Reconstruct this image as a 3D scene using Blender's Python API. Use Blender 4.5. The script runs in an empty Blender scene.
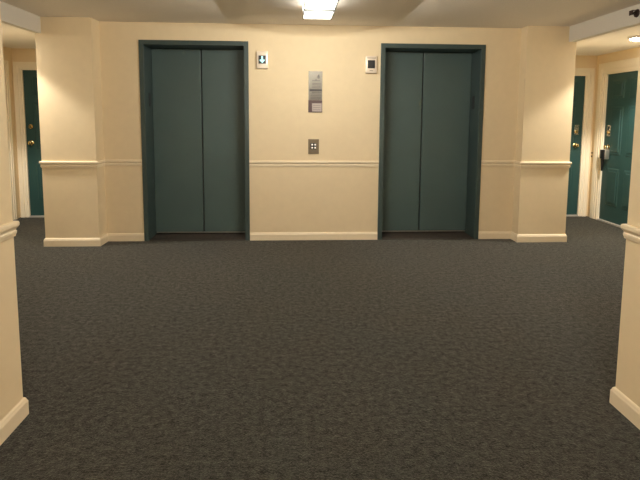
import bpy, bmesh, math
from mathutils import Vector, Matrix

S = bpy.context.scene
COL = S.collection
PI = math.pi

# ------------------------------------------------------------------ materials
def new_mat(name):
    m = bpy.data.materials.new(name); m.use_nodes = True
    nt = m.node_tree
    return m, nt, nt.nodes['Principled BSDF']

def paint(name, rgb, rough=.6, metal=0., spec=.5, noise=0., nscale=30., bump=0., bscale=300., bdist=.002, coat=0.):
    m, nt, b = new_mat(name)
    N, L = nt.nodes, nt.links
    b.inputs['Roughness'].default_value = rough
    b.inputs['Metallic'].default_value = metal
    b.inputs['Specular IOR Level'].default_value = spec
    b.inputs['Coat Weight'].default_value = coat
    tc = N.new('ShaderNodeTexCoord')
    n = N.new('ShaderNodeTexNoise'); n.inputs['Scale'].default_value = nscale; n.inputs['Detail'].default_value = 4
    L.new(tc.outputs['Object'], n.inputs['Vector'])
    mx = N.new('ShaderNodeMix'); mx.data_type = 'RGBA'
    mx.inputs[6].default_value = [c*(1-noise) for c in rgb] + [1]
    mx.inputs[7].default_value = [min(1, c*(1+noise)) for c in rgb] + [1]
    L.new(n.outputs['Fac'], mx.inputs[0]); L.new(mx.outputs[2], b.inputs['Base Color'])
    if bump:
        n2 = N.new('ShaderNodeTexNoise'); n2.inputs['Scale'].default_value = bscale; n2.inputs['Detail'].default_value = 3
        L.new(tc.outputs['Object'], n2.inputs['Vector'])
        bp = N.new('ShaderNodeBump'); bp.inputs['Strength'].default_value = bump; bp.inputs['Distance'].default_value = bdist
        L.new(n2.outputs['Fac'], bp.inputs['Height']); L.new(bp.outputs['Normal'], b.inputs['Normal'])
    return m

def glow(name, rgb, strength):
    m, nt, b = new_mat(name)
    b.inputs['Base Color'].default_value = (*[min(1, c) for c in rgb], 1)
    b.inputs['Emission Color'].default_value = (*rgb, 1)
    b.inputs['Emission Strength'].default_value = strength
    return m

def carpet_mat():
    m, nt, b = new_mat('charcoal carpet')
    N, L = nt.nodes, nt.links
    b.inputs['Roughness'].default_value = 1; b.inputs['Specular IOR Level'].default_value = .1
    b.inputs['Sheen Weight'].default_value = SHEEN; b.inputs['Sheen Roughness'].default_value = .5
    b.inputs['Sheen Tint'].default_value = (1, .95, .88, 1)
    tc = N.new('ShaderNodeTexCoord')
    def noise(sc, det, rough=.5):
        n = N.new('ShaderNodeTexNoise'); n.inputs['Scale'].default_value = sc; n.inputs['Detail'].default_value = det
        n.inputs['Roughness'].default_value = rough
        L.new(tc.outputs['Object'], n.inputs['Vector']); return n
    fine, mid, big = noise(110, 3, .7), noise(30, 4, .7), noise(1.3, 3)
    r1 = N.new('ShaderNodeValToRGB')
    r1.color_ramp.elements[0].position = .38; r1.color_ramp.elements[0].color = (*[c*.35 for c in CARPET], 1)
    r1.color_ramp.elements[1].position = .62; r1.color_ramp.elements[1].color = (*[c*1.65 for c in CARPET], 1)
    ad = N.new('ShaderNodeMath'); ad.operation = 'MULTIPLY_ADD'
    L.new(mid.outputs['Fac'], ad.inputs[0]); ad.inputs[1].default_value = .5
    hf = N.new('ShaderNodeMath'); hf.operation = 'MULTIPLY'; hf.inputs[1].default_value = .5
    L.new(fine.outputs['Fac'], hf.inputs[0]); L.new(hf.outputs[0], ad.inputs[2])
    L.new(ad.outputs[0], r1.inputs[0])
    r3 = N.new('ShaderNodeValToRGB')
    r3.color_ramp.elements[0].position = .36; r3.color_ramp.elements[0].color = (.22, .21, .19, 1)
    r3.color_ramp.elements[1].position = .64; r3.color_ramp.elements[1].color = (1, .97, .90, 1)
    L.new(ad.outputs[0], r3.inputs[0]); L.new(r3.outputs[0], b.inputs['Sheen Tint'])
    r2 = N.new('ShaderNodeValToRGB')
    r2.color_ramp.elements[0].position = .35; r2.color_ramp.elements[0].color = (.88, .95, .95, 1)
    r2.color_ramp.elements[1].position = .65; r2.color_ramp.elements[1].color = (1.0, .97, .9, 1)
    L.new(big.outputs['Fac'], r2.inputs[0])
    mx = N.new('ShaderNodeMix'); mx.data_type = 'RGBA'; mx.blend_type = 'MULTIPLY'; mx.inputs[0].default_value = 1
    L.new(r1.outputs[0], mx.inputs[6]); L.new(r2.outputs[0], mx.inputs[7]); L.new(mx.outputs[2], b.inputs['Base Color'])
    bp = N.new('ShaderNodeBump'); bp.inputs['Strength'].default_value = 1; bp.inputs['Distance'].default_value = .012
    L.new(ad.outputs[0], bp.inputs['Height']); L.new(bp.outputs['Normal'], b.inputs['Normal'])
    return m

CARPET = (.0215, .0215, .0190); SHEEN = .28
M_floor = carpet_mat()
M_wall = paint('cream wall covering', (.755, .625, .42), rough=.75, spec=.25, noise=.04, nscale=14, bump=.25, bscale=260, bdist=.0015)
M_ceil = paint('textured ceiling paint', (.84, .79, .72), rough=.95, spec=.1, noise=.05, nscale=60, bump=.6, bscale=160, bdist=.004)
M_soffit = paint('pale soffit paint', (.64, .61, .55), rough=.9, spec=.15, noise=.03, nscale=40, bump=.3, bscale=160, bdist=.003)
M_low = paint('pale passage ceiling paint', (.86, .83, .77), rough=.9, spec=.15, noise=.03, nscale=40, bump=.3, bscale=160, bdist=.003)
M_trim = paint('cream gloss trim', (.82, .70, .51), rough=.38, spec=.5, noise=.02)
M_casing = paint('cream door casing', (.84, .76, .60), rough=.4, spec=.5, noise=.02)
M_elev = paint('dark green painted steel', (.064, .104, .102), rough=.42, spec=.5, noise=.10, nscale=3, bump=.05, bscale=400, bdist=.0005)
M_frame = paint('green painted steel frame', (.043, .068, .066), rough=.38, spec=.5, noise=.06, nscale=5)
M_door = paint('deep green door paint', (.020, .062, .059), rough=.42, spec=.5, noise=.08, nscale=6)
M_seam = paint('black rubber seal', (.012, .012, .012), rough=.7)
M_sill = paint('dark worn sill metal', (.055, .045, .038), rough=.55, metal=.3, noise=.2, nscale=50)
M_alu = paint('brushed aluminium', (.62, .60, .55), rough=.35, metal=.9, noise=.08, nscale=40)
M_steel = paint('satin stainless steel', (.15, .137, .112), rough=.42, metal=.5, noise=.08, nscale=60)
M_bronze = paint('brushed brown metal', (.19, .15, .10), rough=.4, metal=.7, noise=.10, nscale=60)
M_brass = paint('polished brass', (.72, .55, .26), rough=.2, metal=1.)
M_chrome = paint('chrome', (.75, .74, .70), rough=.2, metal=1.)
M_black = paint('black plastic', (.012, .012, .014), rough=.35)
M_darkbrown = paint('dark bronze metal', (.040, .020, .016), rough=.5, metal=.3)
M_ivory = paint('ivory metal faceplate', (.78, .68, .56), rough=.35, metal=.2, noise=.03)
M_lamp_rail = paint('grey metal rail', (.03, .03, .028), rough=.6, spec=.2)
M_print = paint('dark grey print', (.035, .03, .03), rough=.6)
M_maroon = paint('dark maroon plate', (.065, .030, .032), rough=.5)
M_paleplate = paint('pale grey plate', (.42, .36, .33), rough=.5, noise=.05)
M_thresh = paint('pale worn threshold', (.55, .52, .48), rough=.45, metal=.4)
M_white = paint('white plastic', (.85, .83, .80), rough=.35)
M_lens = glow('lit white lamp lens', (1.0, .96, .88), 1.7)
M_lens2 = glow('lit round lamp lens', (1.0, .95, .85), 32.0)
M_arrow = glow('lit cyan arrow', (.42, .92, .95), .38)
M_button = glow('lit white button', (1, .95, .9), .12)

# ------------------------------------------------------------------ mesh helpers
def box(bm, x0, x1, y0, y1, z0, z1, bev=0., seg=2):
    ret = bmesh.ops.create_cube(bm, size=1)
    v = ret['verts']
    for p in v:
        p.co = Vector((x0+(p.co.x+.5)*(x1-x0), y0+(p.co.y+.5)*(y1-y0), z0+(p.co.z+.5)*(z1-z0)))
    if bev:
        e = list({e for p in v for e in p.link_edges})
        bmesh.ops.bevel(bm, geom=e, offset=bev, segments=seg, affect='EDGES', profile=.5)
    return bm

def lathe(bm, origin, axis, prof, n=24):
    """prof: list of (radius, distance along axis)."""
    ax = Vector(axis).normalized(); q = ax.to_track_quat('Z', 'Y'); o = Vector(origin)
    rings = []
    for r, h in prof:
        if r < 1e-6: rings.append([bm.verts.new(o+ax*h)])
        else: rings.append([bm.verts.new(o+q @ Vector((r*math.cos(2*PI*i/n), r*math.sin(2*PI*i/n), h))) for i in range(n)])
    for a, b in zip(rings, rings[1:]):
        for i in range(n):
            j = (i+1) % n
            if len(a) == 1 and len(b) > 1: bm.faces.new((a[0], b[i], b[j]))
            elif len(b) == 1 and len(a) > 1: bm.faces.new((a[i], b[0], a[j]))
            elif len(a) > 1: bm.faces.new((a[i], b[i], b[j], a[j]))
    bmesh.ops.recalc_face_normals(bm, faces=bm.faces)
    return bm

def molding(bm, path, prof, left=True):
    """Sweep a closed profile of (outwards, z) along a 2D path with mitred corners; outwards = left or right of travel."""
    pts = [Vector(p) for p in path]; n = len(pts); rows = []
    for i, p in enumerate(pts):
        ds = []
        if i > 0: ds.append((p-pts[i-1]).normalized())
        if i < n-1: ds.append((pts[i+1]-p).normalized())
        ns = [Vector((-d.y, d.x)) if left else Vector((d.y, -d.x)) for d in ds]
        if len(ns) == 2: m = (ns[0]+ns[1]); m = m/(m.dot(ns[0]))
        else: m = ns[0]
        rows.append([bm.verts.new((p.x+m.x*o, p.y+m.y*o, z)) for o, z in prof])
    k = len(prof)
    for a, b in zip(rows, rows[1:]):
        for i in range(k):
            j = (i+1) % k; bm.faces.new((a[i], a[j], b[j], b[i]))
    bm.faces.new(rows[0]); bm.faces.new(list(reversed(rows[-1])))
    bmesh.ops.recalc_face_normals(bm, faces=bm.faces)
    return bm

def prism(bm, pts, thick, place):
    """pts: 2D outline; place(u, v, w) -> 3D; extruded over w in 0..thick."""
    a = [bm.verts.new(place(u, v, 0)) for u, v in pts]; b = [bm.verts.new(place(u, v, thick)) for u, v in pts]
    bm.faces.new(a); bm.faces.new(list(reversed(b)))
    for i in range(len(pts)):
        j = (i+1) % len(pts); bm.faces.new((a[i], b[i], b[j], a[j]))
    bmesh.ops.recalc_face_normals(bm, faces=bm.faces)
    return bm

WORLD = {}
def obj(name, bm, m, parent=None, loc=None, smooth=False):
    """World-space bmesh -> one mesh object whose origin is loc (top level) or that of its parent."""
    if parent is not None: org = WORLD[parent.name]
    else: org = Vector(loc if loc else (0, 0, 0))
    for v in bm.verts: v.co -= org
    me = bpy.data.meshes.new(name); bm.to_mesh(me); bm.free()
    me.materials.append(m)
    if smooth:
        for p in me.polygons: p.use_smooth = True
        me.set_sharp_from_angle(angle=math.radians(35))
    o = bpy.data.objects.new(name, me); COL.objects.link(o)
    if parent is not None: o.parent = parent
    else: o.location = org
    WORLD[o.name] = org
    return o

def root(name, loc, label, cat=None, group=None, kind=None):
    o = bpy.data.objects.new(name, None); COL.objects.link(o); o.location = loc
    o.empty_display_size = .1
    WORLD[o.name] = Vector(loc)
    return tag(o, label, cat, group, kind)

def tag(o, label=None, cat=None, group=None, kind=None):
    for k, v in (('label', label), ('category', cat), ('group', group), ('kind', kind)):
        if v: o[k] = v
    return o

def NB(): return bmesh.new()
def B(*a, **k): return box(NB(), *a, **k)

# ------------------------------------------------------------------ dimensions (metres, camera at x=y=0)
YW = 5.592                      # elevator wall
ZC = 2.395                      # lobby ceiling
EH = 2.209                      # elevator frame top
E1 = (-1.668, -.494); E2 = (.961, 2.139)
LP = (-2.645, -2.080, 5.378)    # left pier x0, x1, face y
RP = (2.535, 3.088, 5.430)      # right pier
LX, LY = -3.735, 6.95            # left side passage: outer wall, end wall
RX, RY = 4.22, 6.88             # right side passage
NL, NLY = -1.258, 2.275         # near left corner
NR, NRY = 1.580, 2.252          # near right corner
BZ, PZ = 2.228, 2.27            # beam underside, passage ceiling
YB = -3.6                       # end of the corridor behind the camera

def struct(name, bm, m, label, cat, **k):
    return tag(obj(name, bm, m, **k), label, cat, kind='structure')

# ------------------------------------------------------------------ setting
struct('floor', B(LX-.1, RX+.1, YB-.1, 7.2, -.12, 0), M_floor, 'charcoal loop carpet covering the whole elevator lobby floor', 'floor')

bm = NB()
box(bm, LP[1], E1[0], YW, YW+.40, 0, ZC)
box(bm, E1[1], E2[0], YW, YW+.40, 0, ZC)
box(bm, E2[1], RP[0], YW, YW+.40, 0, ZC)
box(bm, E1[0], E1[1], YW, YW+.40, EH, ZC)
box(bm, E2[0], E2[1], YW, YW+.40, EH, ZC)
struct('wall_back', bm, M_wall, 'cream wall between and beside the two elevator doors', 'wall')
struct('wall_pier_left', B(LP[0], LP[1], LP[2], LY, 0, ZC), M_wall, 'cream pier left of the left elevator, lit diagonally from the side passage', 'wall')
struct('wall_pier_right', B(RP[0], RP[1], RP[2], RY, 0, ZC), M_wall, 'cream pier right of the right elevator', 'wall')

# passage end walls with their door openings, outer walls
DL = (-3.630, -2.810); DH = 2.01                # left end door (x)
DR = (3.280, 4.100)                             # right end door (x)
DS = (5.79, 6.65)                               # right side door (y)
DZ = (5.92, 6.74)                               # left side door (y), out of sight behind the near wall
bm = NB()
box(bm, LX-.12, DL[0], LY, LY+.12, 0, PZ); box(bm, DL[1], LP[0], LY, LY+.12, 0, PZ); box(bm, DL[0], DL[1], LY, LY+.12, DH, PZ)
struct('wall_end_left', bm, M_wall, 'short end wall of the left passage holding a green door', 'wall')
bm = NB()
box(bm, RP[1], DR[0], RY, RY+.12, 0, PZ); box(bm, DR[1], RX+.12, RY, RY+.12, 0, PZ); box(bm, DR[0], DR[1], RY, RY+.12, DH, PZ)
struct('wall_end_right', bm, M_wall, 'short end wall of the right passage holding the narrow visible green door', 'wall')
bm = NB()
box(bm, LX-.12, LX, NLY-.12, DZ[0], 0, PZ); box(bm, LX-.12, LX, DZ[1], LY, 0, PZ); box(bm, LX-.12, LX, DZ[0], DZ[1], DH, PZ)
struct('wall_left', bm, M_wall, 'outer wall of the left passage', 'wall')
bm = NB()
box(bm, RX, RX+.12, NRY-.12, DS[0], 0, PZ); box(bm, RX, RX+.12, DS[1], RY, 0, PZ); box(bm, RX, RX+.12, DS[0], DS[1], DH, PZ)
struct('wall_right', bm, M_wall, 'outer wall of the right passage with the green side door', 'wall')
# near walls: the corridor the camera stands in
bm = NB(); box(bm, NL-.12, NL, YB, NLY, 0, ZC); box(bm, LX, NL-.12, NLY-.12, NLY, 0, ZC)
struct('wall_near_left', bm, M_wall, 'cream corridor wall at the left edge, nearest the viewer', 'wall')
bm = NB(); box(bm, NR, NR+.12, YB, NRY, 0, ZC); box(bm, NR+.12, RX, NRY-.12, NRY, 0, ZC)
struct('wall_near_right', bm, M_wall, 'cream corridor wall at the right edge, nearest the viewer', 'wall')
struct('wall_rear', B(NL-.12, NR+.12, YB-.12, YB, 0, ZC), M_wall, 'end wall of the corridor behind the viewer', 'wall')

BL = (-2.645, -2.585); BR = (3.0, 3.070)
struct('ceiling', B(BL[0], BR[1], YB, YW+.4, ZC, ZC+.1), M_ceil, 'textured greyish ceiling of the lobby', 'ceiling')
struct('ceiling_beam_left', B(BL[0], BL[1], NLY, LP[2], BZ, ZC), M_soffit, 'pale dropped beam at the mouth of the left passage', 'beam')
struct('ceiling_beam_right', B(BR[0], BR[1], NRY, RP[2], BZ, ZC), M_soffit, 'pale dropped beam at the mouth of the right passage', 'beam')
struct('ceiling_left', B(LX, BL[0], NLY, LY, PZ, PZ+.1), M_low, 'low pale ceiling of the left passage', 'ceiling')
struct('ceiling_right', B(BR[1], RX, NRY, RY, PZ, PZ+.1), M_low, 'low pale ceiling of the right passage', 'ceiling')

BASE = [(0, 0), (.015, 0), (.015, .066), (.011, .074), (.009, .082), (.004, .088), (0, .088)]
RAIL = [(0, .838), (.010, .838), (.012, .846), (.016, .852), (.017, .862), (.012, .866), (.016, .874), (.026, .880),
        (.030, .886), (.031, .896), (.028, .903), (.020, .906), (0, .906)]
runs = {
    'pier_left': ([(LP[0], LY-.10), (LP[0], LP[2]), (LP[1], LP[2]), (LP[1], YW), (E1[0]-.002, YW)], False),
    'back': ([(E1[1]+.002, YW), (E2[0]-.002, YW)], False),
    'pier_right': ([(E2[1]+.002, YW), (RP[0], YW), (RP[0], RP[2]), (RP[1], RP[2]), (RP[1], RY-.10)], False),
    'near_left': ([(LX, NLY), (NL, NLY), (NL, YB)], True),
    'near_right': ([(NR, YB), (NR, NRY), (RX, NRY)], True),
    'passage_left': ([(LX, NLY+.016), (LX, DZ[0]-.10)], False),
    'passage_right': ([(RX, DS[0]-.14), (RX, NRY+.016)], False),
}
where = {'pier_left': 'around the left pier up to the left elevator', 'back': 'on the wall between the two elevators',
         'pier_right': 'around the right pier up to the right elevator', 'near_left': 'on the nearest wall at the left edge',
         'near_right': 'on the nearest wall at the right edge', 'passage_left': 'on the outer wall of the left passage',
         'passage_right': 'on the outer wall of the right passage'}
for i, (k, (path, left)) in enumerate(runs.items()):
    struct('baseboard_'+k, molding(NB(), path, BASE, left), M_trim, 'cream baseboard '+where[k], 'baseboard')
    if k.startswith('passage'): continue
    struct('trim_%d' % (i+1), molding(NB(), path, [(o*.62, z+{'near_left': .018, 'near_right': -.004, 'pier_left': .008, 'pier_right': .008}.get(k, 0)) for o, z in RAIL], left), M_trim, 'cream moulded chair rail '+where[k], 'chair rail')

# ------------------------------------------------------------------ elevator entrances
def elevator(name, ex, seam, plate_side, label):
    x0, x1 = ex; fw = .050; yd = 5.875
    r = root(name, ((x0+x1)/2, YW, 0), label, 'elevator door', kind='structure')
    i0, i1, it = x0+fw, x1-fw, EH-.050
    bm = NB()                                     # frame: face trim with return, jambs, head
    box(bm, x0, i0, YW-.014, YW+.006, 0, EH, bev=.003); box(bm, i1, x1, YW-.014, YW+.006, 0, EH, bev=.003)
    box(bm, i0-.001, i1+.001, YW-.014, YW+.006, it, EH, bev=.003)
    box(bm, x0+.012, i0, YW+.004, yd+.05, 0, EH-.012); box(bm, i1, x1-.012, YW+.004, yd+.05, 0, EH-.012)
    box(bm, i0-.002, i1+.002, YW+.004, yd+.05, it, EH-.012)
    obj('door_frame', bm, M_frame, r)
    for a, b in ((i0+.001, seam-.007), (seam+.007, i1-.001)):
        pm = B(a, b, yd, yd+.035, .034, it-.004, bev=.004)
        obj('door_panel', pm, M_elev, r)
    obj('seam_gasket', B(seam-.009, seam+.009, yd+.022, yd+.045, .034, it-.006), M_seam, r)
    bm = NB(); box(bm, i0, i1, YW-.012, yd+.05, -.01, .007, bev=.002)
    for k in range(4): box(bm, i0+.02, i1-.02, YW+.05+k*.055, YW+.075+k*.055, .0065, .010)
    obj('sill', bm, M_sill, r)
    obj('toe_strip', B(i0+.006, i1-.006, yd-.004, yd+.03, .024, .033), M_alu, r)
    xs = i0 if plate_side < 0 else i1; s = 1 if plate_side < 0 else -1
    yp, zp = 5.765, 1.575
    pl = NB(); a, b = sorted((xs+s*.0005, xs+s*.005)); box(pl, a, b, yp-.032, yp+.032, zp-.075, zp+.075, bev=.0015)
    obj('floor_plate', pl, M_black, r)
    return r
elevator('door_1', E1, -1.058, -1, 'dark green two-panel elevator door on the left, below the lit down arrow')
elevator('door_2', E2, 1.514, 1, 'dark green two-panel elevator door on the right, beside the unlit indicator')

# ------------------------------------------------------------------ apartment doors
def casing_bm(place, w, h, cw=.085, t=.018):
    """Stepped casing round an opening of width w, height h; place(u, z, out)."""
    bm = NB()
    for a, b, th in ((0, .030, t*.55), (.030, .038, t*.35), (.038, .070, t), (.070, cw, t*1.25)):
        for pts in ([(-b, 0), (-a, 0), (-a, h+a), (-b, h+b)], [(w+a, 0), (w+b, 0), (w+b, h+b), (w+a, h+a)],
                    [(-b, h+b), (-a, h+a), (w+a, h+a), (w+b, h+b)]):
            prism(bm, pts, th, place)
    return bm

def apartment_door(name, place, w, label, knob_u, mirror, lockbox=False, plate=True, chrome=False, cw=.085):
    """place(u, z, out): u across the opening from the latch side, out into the passage."""
    h = DH
    r = root(name, place(w/2, 0, 0), label, 'door', kind='structure')
    obj('casing', casing_bm(place, w, h, cw), M_casing, r)
    bm = NB()                                    # jambs
    for pts in ([(0, 0), (.018, 0), (.018, h-.018), (0, h)], [(w-.018, 0), (w, 0), (w, h), (w-.018, h-.018)],
                [(0, h), (.018, h-.018), (w-.018, h-.018), (w, h)]):
        prism(bm, pts, -.115, place)
    obj('jamb', bm, M_casing, r)
    # leaf with raised panels
    a, b = .020, w-.020; f0 = -.060
    bm = NB(); prism(bm, [(a, .02), (b, .02), (b, h-.020), (a, h-.020)], .040, lambda u, z, o: place(u, z, f0+o))
    st, mid = .115, (a+b)/2
    for z0, z1 in ((.24, .74), (.92, 1.56), (1.66, 1.90)):
        for u0, u1 in ((a+st, mid-.05), (mid+.05, b-st)):
            for k, (ins, hh) in enumerate(((0, .006), (.035, .012))):
                v0 = [(u0+ins, z0+ins), (u1-ins, z0+ins), (u1-ins, z1-ins), (u0+ins, z1-ins)]
                lo = [bm.verts.new(place(u, z, f0+.0400)) for u, z in v0]
                c = .010
                v1 = [(u0+ins+c, z0+ins+c), (u1-ins-c, z0+ins+c), (u1-ins-c, z1-ins-c), (u0+ins+c, z1-ins-c)]
                hi = [bm.verts.new(place(u, z, f0+.040+hh)) for u, z in v1]
                for q in range(4): bm.faces.new((lo[q], lo[(q+1) % 4], hi[(q+1) % 4], hi[q]))
                bm.faces.new(hi)
    bmesh.ops.recalc_face_normals(bm, faces=bm.faces)
    obj('door_leaf', bm, M_door, r)
    out = (place(0, 0, 1)-place(0, 0, 0)); zk, zb = 1.02, 1.24; fz = f0+.040
    km = M_chrome if chrome else M_brass
    k = obj('knob', lathe(NB(), place(knob_u, zk, fz), out, [(0, 0), (.033, 0), (.033, .005), (.026, .010), (.012, .014), (.011, .026),
        (.020, .032), (.027, .042), (.028, .050), (.024, .058), (.012, .063), (0, .064)]), km, r, smooth=True)
    if plate:
        bm = NB(); prism(bm, [(knob_u-.032, zb-.075), (knob_u+.032, zb-.075), (knob_u+.032, zb+.070), (knob_u-.032, zb+.070)], .012, lambda u, z, o: place(u, z, fz+o))
        d = obj('deadbolt_plate', bm, M_chrome, r)
        obj('lock_cylinder', lathe(NB(), place(knob_u, zb-.03, fz+.012), out, [(0, 0), (.022, 0), (.022, .010), (.017, .016), (0, .016)]), M_brass, d, smooth=True)
        if lockbox:
            bm = NB(); prism(bm, [(knob_u-.022, zb+.002), (knob_u+.010, zb+.002), (knob_u+.010, zb+.058), (knob_u-.022, zb+.058)], .004, lambda u, z, o: place(u, z, fz+.012+o))
            obj('keypad', bm, M_black, d)
    else:
        obj('deadbolt', lathe(NB(), place(knob_u, zb, fz), out, [(0, 0), (.030, 0), (.030, .008), (.022, .016), (.018, .020), (0, .020)]), M_brass, r, smooth=True)
    bm = NB(); prism(bm, [(.018, -.005), (w-.018, -.005), (w-.018, .018), (.018, .018)], -.10, lambda u, z, o: place(u, z, o+.012))
    obj('threshold', bm, M_thresh, r)
    return r

# left passage end door: latch on its left
apartment_door('door_3', lambda u, z, o: Vector((DL[0]+u, LY-o, z)), DL[1]-DL[0], 'dark green door at the far left behind the left pier, with cream casing and brass knob', .085, False, plate=False)
# right passage end door: its latch side is seen at right
apartment_door('door_4', lambda u, z, o: Vector((DR[1]-u, RY-o, z)), DR[1]-DR[0], 'green door facing the viewer just behind the right pier, with steel deadbolt plate', .11, False)
# right passage side door: latch near the corner
sd = apartment_door('door_5', lambda u, z, o: Vector((RX-o, DS[1]-u, z)), DS[1]-DS[0], 'green panelled door in the right passage side wall, a lockbox hanging from its knob', .125, False, lockbox=True, cw=.135)
bm = NB(); box(bm, RX-.0035, RX+.001, 6.86-.016, 6.86+.012, .905, .925); box(bm, RX-.0035, RX+.001, 6.86-.016, 6.86+.012, .855, .880)
obj('strike_plate', bm, M_black, sd)
# left passage side door, mostly hidden by the near wall
apartment_door('door_6', lambda u, z, o: Vector((LX+o, DZ[1]-u, z)), DZ[1]-DZ[0], 'green door in the left passage outer wall, only its cream casing showing', .085, False)

# lockbox hanging from the side door's knob
ky, kz = DS[1]-.125, 1.02
xf = RX+.020
lb = root('lockbox', (xf-.05, ky, .80), 'small black and silver key lockbox hanging from the right side door knob', 'lockbox')
obj('case', B(xf-.072, xf-.008, ky-.045, ky+.045, .855, .985, bev=.007, seg=3), M_alu, lb, smooth=True)
obj('front_cover', B(xf-.088, xf-.070, ky-.042, ky+.042, .86, .982, bev=.005, seg=3), M_black, lb, smooth=True)
bm = NB()
for k in range(13):                               # shackle: a bent bar round the knob's neck
    a0, a1 = PI*k/13, PI*(k+1)/13
    p0 = Vector((xf-.030, ky+.026*math.cos(a0), .983+.052*math.sin(a0))); p1 = Vector((xf-.030, ky+.026*math.cos(a1), .983+.052*math.sin(a1)))
    lathe(bm, p0, p1-p0, [(0, 0), (.0045, 0), (.0045, (p1-p0).length), (0, (p1-p0).length)], 8)
obj('shackle', bm, M_chrome, lb, smooth=True)
bm = NB(); prism(bm, [(-.006, .70), (.010, .69), (.032, .858), (-.032, .858)], .012, lambda u, z, o: Vector((xf-.075+o, ky+.010+u, z)))
obj('strap', bm, M_black, lb)

# ------------------------------------------------------------------ wall fittings
def lantern(name, x, z, w, h, lit, label):
    r = root(name, (x, YW, z), label, 'elevator indicator', group=None)
    d = .038
    bm = NB(); box(bm, x-w/2, x+w/2, YW-d, YW+.003, z-h/2, z+h/2, bev=.006, seg=2)
    obj('housing', bm, M_ivory, r, smooth=True)
    s = .040
    obj('display', B(x-s, x+s, YW-d-.003, YW-d+.004, z-.042, z+.046, bev=.001), M_black, r)
    y = YW-d-.003
    arrow = [(-.008, .036), (.008, .036), (.008, -.008), (.020, .003), (.029, -.007), (0, -.036), (-.029, -.007), (-.020, .003), (-.008, -.008)]
    bm = prism(NB(), arrow, -.0025, lambda u, v, o: Vector((x+u, y+o, z+.002+v)))
    if lit: obj('down_arrow', bm, M_arrow, r)
    else: bm.free()
    bm = NB(); box(bm, x-w/2+.012, x+w/2-.012, YW-d-.002, YW-d+.002, z+h/2-.026, z+h/2-.020)
    obj('top_groove', bm, M_bronze if not lit else M_ivory, r); bm = NB()
    box(bm, x-.018, x+.018, YW-d-.002, YW-d+.002, z-h/2+.022, z-h/2+.028)
    obj('bottom_groove', bm, M_bronze if not lit else M_ivory, r)
    return r
lantern('elevator_indicator', -.343, 2.010, .124, .186, True, 'small ivory elevator indicator beside the left elevator with lit cyan down arrow')
lantern('elevator_indicator', .852, 1.974, .124, .186, False, 'small ivory elevator indicator beside the right elevator with blank dark display')

# evacuation notice: one metal plate with worn, unreadable print
sx0, sx1, sz0, sz1 = .163, .315, 1.446, 1.898
r = root('wall_notice', ((sx0+sx1)/2, YW, sz0), 'tall narrow steel notice plate on the wall above the call buttons', 'sign')
obj('plate', B(sx0, sx1, YW-.006, YW, sz0+.135, sz1, bev=.0015), M_steel, r)
bm = NB(); yf = YW-.0068
def strip(bm, u0, u1, v0, v1): box(bm, sx0+u0, sx0+u1, yf, YW-.005, sz0+v0, sz0+v1)
for v in (.315, .300, .284, .268): strip(bm, .040, .135, v, v+.006)
for v in (.215, .198, .180, .163, .146): strip(bm, .022 if v < .2 else .034, .140, v, v+.007)
obj('text_lines', bm, M_print, r)
bm = NB(); strip(bm, .010, .146, .232, .256)
obj('dark_band', bm, M_print, r)
bm = NB()                                         # flame and stairs pictogram at the top right
prism(bm, [(.100, .372), (.116, .368), (.124, .380), (.121, .398), (.115, .410), (.112, .426), (.107, .412), (.100, .402), (.097, .386)], .0015, lambda u, v, o: Vector((sx0+u, YW-.006-o, sz0+v)))
prism(bm, [(.040, .352), (.076, .352), (.076, .364), (.088, .364), (.088, .352), (.128, .352), (.128, .344), (.040, .344)], .0015, lambda u, v, o: Vector((sx0+u, YW-.006-o, sz0+v)))
obj('pictogram', bm, M_print, r)
obj('lower_plate', B(sx0-.002, sx1+.001, YW-.007, YW, sz0, sz0+.134, bev=.001), M_maroon, r)
bm = NB(); box(bm, sx0+.040, sx1-.006, YW-.0085, YW-.006, sz0+.010, sz0+.100)
lp = obj('lower_label', bm, M_paleplate, r)
bm = NB()
for k in range(3): box(bm, sx0+.050, sx1-.018, YW-.0092, YW-.008, sz0+.028+k*.024, sz0+.031+k*.024)
obj('label_lines', bm, M_print, lp)

# call button panel
cx, cz0, cz1 = .222, .982, 1.150
r = root('call_button_panel', (cx, YW, cz0), 'small brown metal call button panel just above the chair rail between the elevators', 'button panel')
obj('faceplate', B(cx-.060, cx+.060, YW-.008, YW+.003, cz0, cz1, bev=.002), M_bronze, r)
obj('button_recess', B(cx-.035, cx+.031, YW-.0105, YW-.007, cz0+.054, cz0+.122, bev=.001), M_black, r)
for du in (-.016, .018):
    for dv in (.071, .105):
        bm = NB(); lathe(bm, (cx+du, YW-.0100, cz0+dv), (0, -1, 0), [(0, 0), (.0100, 0), (.0100, .003), (.0075, .0045), (0, .0045)], 16)
        obj('button', bm, M_button, r, smooth=True)
bm = NB()
for k in range(2): box(bm, cx-.030, cx+.026, YW-.0088, YW-.007, cz0+.032+k*.009, cz0+.035+k*.009)
obj('engraving', bm, M_steel, r)

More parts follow.
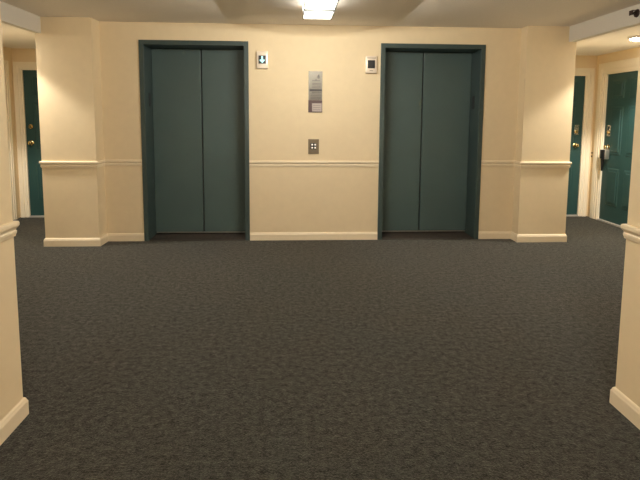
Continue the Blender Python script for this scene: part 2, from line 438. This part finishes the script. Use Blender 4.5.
# sprinkler on the face of the right beam
sy, sz = 4.345, 2.318; x0 = BR[0]
r = root('sprinkler_head', (x0, sy, sz), 'dark bronze sprinkler head on the face of the right ceiling beam', 'sprinkler')
obj('escutcheon', lathe(NB(), (x0, sy, sz), (-1, 0, 0), [(0, 0), (.036, 0), (.034, .008), (.018, .014), (0, .014)]), M_darkbrown, r, smooth=True)
bm = NB(); lathe(bm, (x0-.014, sy, sz), (-1, 0, 0), [(0, 0), (.014, 0), (.014, .012), (.009, .016), (0, .016)], 16)
obj('body', bm, M_darkbrown, r, smooth=True)
bm = NB()
for s in (-1, 1): box(bm, x0-.052, x0-.024, sy+s*.016-.003, sy+s*.016+.003, sz-.004, sz+.004)
box(bm, x0-.034, x0-.026, sy-.019, sy+.019, sz-.005, sz+.005)
obj('yoke', bm, M_darkbrown, r)
bm = NB(); box(bm, x0-.056, x0-.051, sy-.026, sy+.026, sz-.018, sz+.022, bev=.002); box(bm, x0-.056, x0-.030, sy-.026, sy+.026, sz+.020, sz+.024, bev=.001)
obj('deflector', bm, M_darkbrown, r)

# ------------------------------------------------------------------ lamps
# long white box lamp with thin grey rails and cross bars
def box_lamp(lx0, lx1, ly0, ly1, lz, nseg, watts, label):
    cx, cy = (lx0+lx1)/2, (ly0+ly1)/2
    r = root('ceiling_light', (cx, cy, ZC), label, 'ceiling light')
    obj('pan', B(lx0+.02, lx1-.02, ly0+.02, ly1-.02, ZC-.030, ZC+.003, bev=.003), M_white, r)
    bm = NB()                                     # lens with sloped sides
    top = [(lx0-.004, ly0-.004), (lx1+.004, ly0-.004), (lx1+.004, ly1+.004), (lx0-.004, ly1+.004)]
    bot = [(lx0+.004, ly0+.004), (lx1-.004, ly0+.004), (lx1-.004, ly1-.004), (lx0+.004, ly1-.004)]
    a = [bm.verts.new((*p, ZC-.022)) for p in top]; b = [bm.verts.new((*p, lz)) for p in bot]
    for i in range(4): bm.faces.new((a[i], a[(i+1) % 4], b[(i+1) % 4], b[i]))
    bm.faces.new(list(reversed(b))); bm.faces.new(a); bmesh.ops.recalc_face_normals(bm, faces=bm.faces)
    obj('lens', bm, M_lens, r)
    for xx in (lx0, lx1): obj('rail', B(xx-.005, xx+.005, ly0-.006, ly1+.006, lz-.006, lz+.006), M_lamp_rail, r)
    L = ly1-ly0
    for q in range(1, nseg): obj('cross_bar', B(lx0, lx1, ly0+q*L/nseg-.008, ly0+q*L/nseg+.008, lz-.018, lz+.002), M_lamp_rail, r)
    for k in range(nseg):
        for q in (.25, .42, .58, .75):
            d = bpy.data.lights.new('tube', 'POINT'); d.energy = watts/(4*nseg); d.color = LAMP_RGB; d.shadow_soft_size = 0
            o = bpy.data.objects.new('tube', d); COL.objects.link(o); o.parent = r
            o.location = (0, ly0+(k+q)*L/nseg-cy, lz-.026-ZC)
    return r
LAMP_RGB = (1, .95, .84)
box_lamp(.085, .338, 3.02, 4.66, 2.283, 4, 34, 'bright white box ceiling light with thin grey rails in the middle of the lobby')
box_lamp(.035, .288, -2.1, -.48, 2.283, 4, 52, 'added fill light, an unseen white box lamp in the corridor behind the viewer')  # added unseen lamp: fill that evens the light on the elevator wall

def round_lamp(x, y, watts, cone, label):
    r = root('ceiling_light', (x, y, PZ), label, 'ceiling light')
    obj('collar', lathe(NB(), (x, y, PZ), (0, 0, -1), [(0, -.003), (.155, -.003), (.155, .012), (.150, .020), (.138, .022), (.136, .004), (0, .004)], 40), M_white, r, smooth=True)
    obj('lens', lathe(NB(), (x, y, PZ), (0, 0, -1), [(.134, .004), (.134, .016), (.110, .028), (.06, .036), (0, .039)], 40), M_lens2, r, smooth=True)
    d = bpy.data.lights.new('bulb', 'SPOT'); d.energy = watts; d.color = (1, .92, .80)
    d.spot_size = math.radians(2*cone); d.spot_blend = .32; d.shadow_soft_size = .05
    o = bpy.data.objects.new('bulb', d); COL.objects.link(o); o.parent = r; o.location = (0, 0, -.06)
round_lamp(-3.16, 5.20, 64, 59, 'round ceiling light in the left passage')
round_lamp(3.735, 5.26, 95, 61, 'round white ceiling light in the right passage at the picture edge')

w = bpy.data.worlds.new('World'); S.world = w; w.use_nodes = True
w.node_tree.nodes['Background'].inputs[0].default_value = (0, 0, 0, 1)

# ------------------------------------------------------------------ camera
p, yw, rl, F, CY = .1045, .0529, .0068, 500., 169.03
fwd = Vector((math.sin(yw)*math.cos(p), math.cos(yw)*math.cos(p), -math.sin(p)))
rt = Vector((math.cos(yw), -math.sin(yw), 0)); up = rt.cross(fwd)
rt2 = rt*math.cos(rl)+up*math.sin(rl); up2 = up*math.cos(rl)-rt*math.sin(rl)
cd = bpy.data.cameras.new('camera'); cam = bpy.data.objects.new('camera', cd); COL.objects.link(cam)
cd.sensor_fit = 'HORIZONTAL'; cd.sensor_width = 36; cd.lens = F*36/640; cd.shift_y = (CY-240)/640; cd.clip_start = .05
m = Matrix((rt2, up2, -fwd)).transposed().to_4x4(); m.translation = Vector((0, 0, 1.4))
cam.matrix_world = m
S.camera = cam

v = S.view_settings
S.display_settings.display_device = 'sRGB'
v.view_transform = 'Standard'; v.look = 'None'; v.gamma = 1; v.use_curve_mapping = False
v.exposure = 1.35
S.cycles.max_bounces = 12; S.cycles.diffuse_bounces = 8
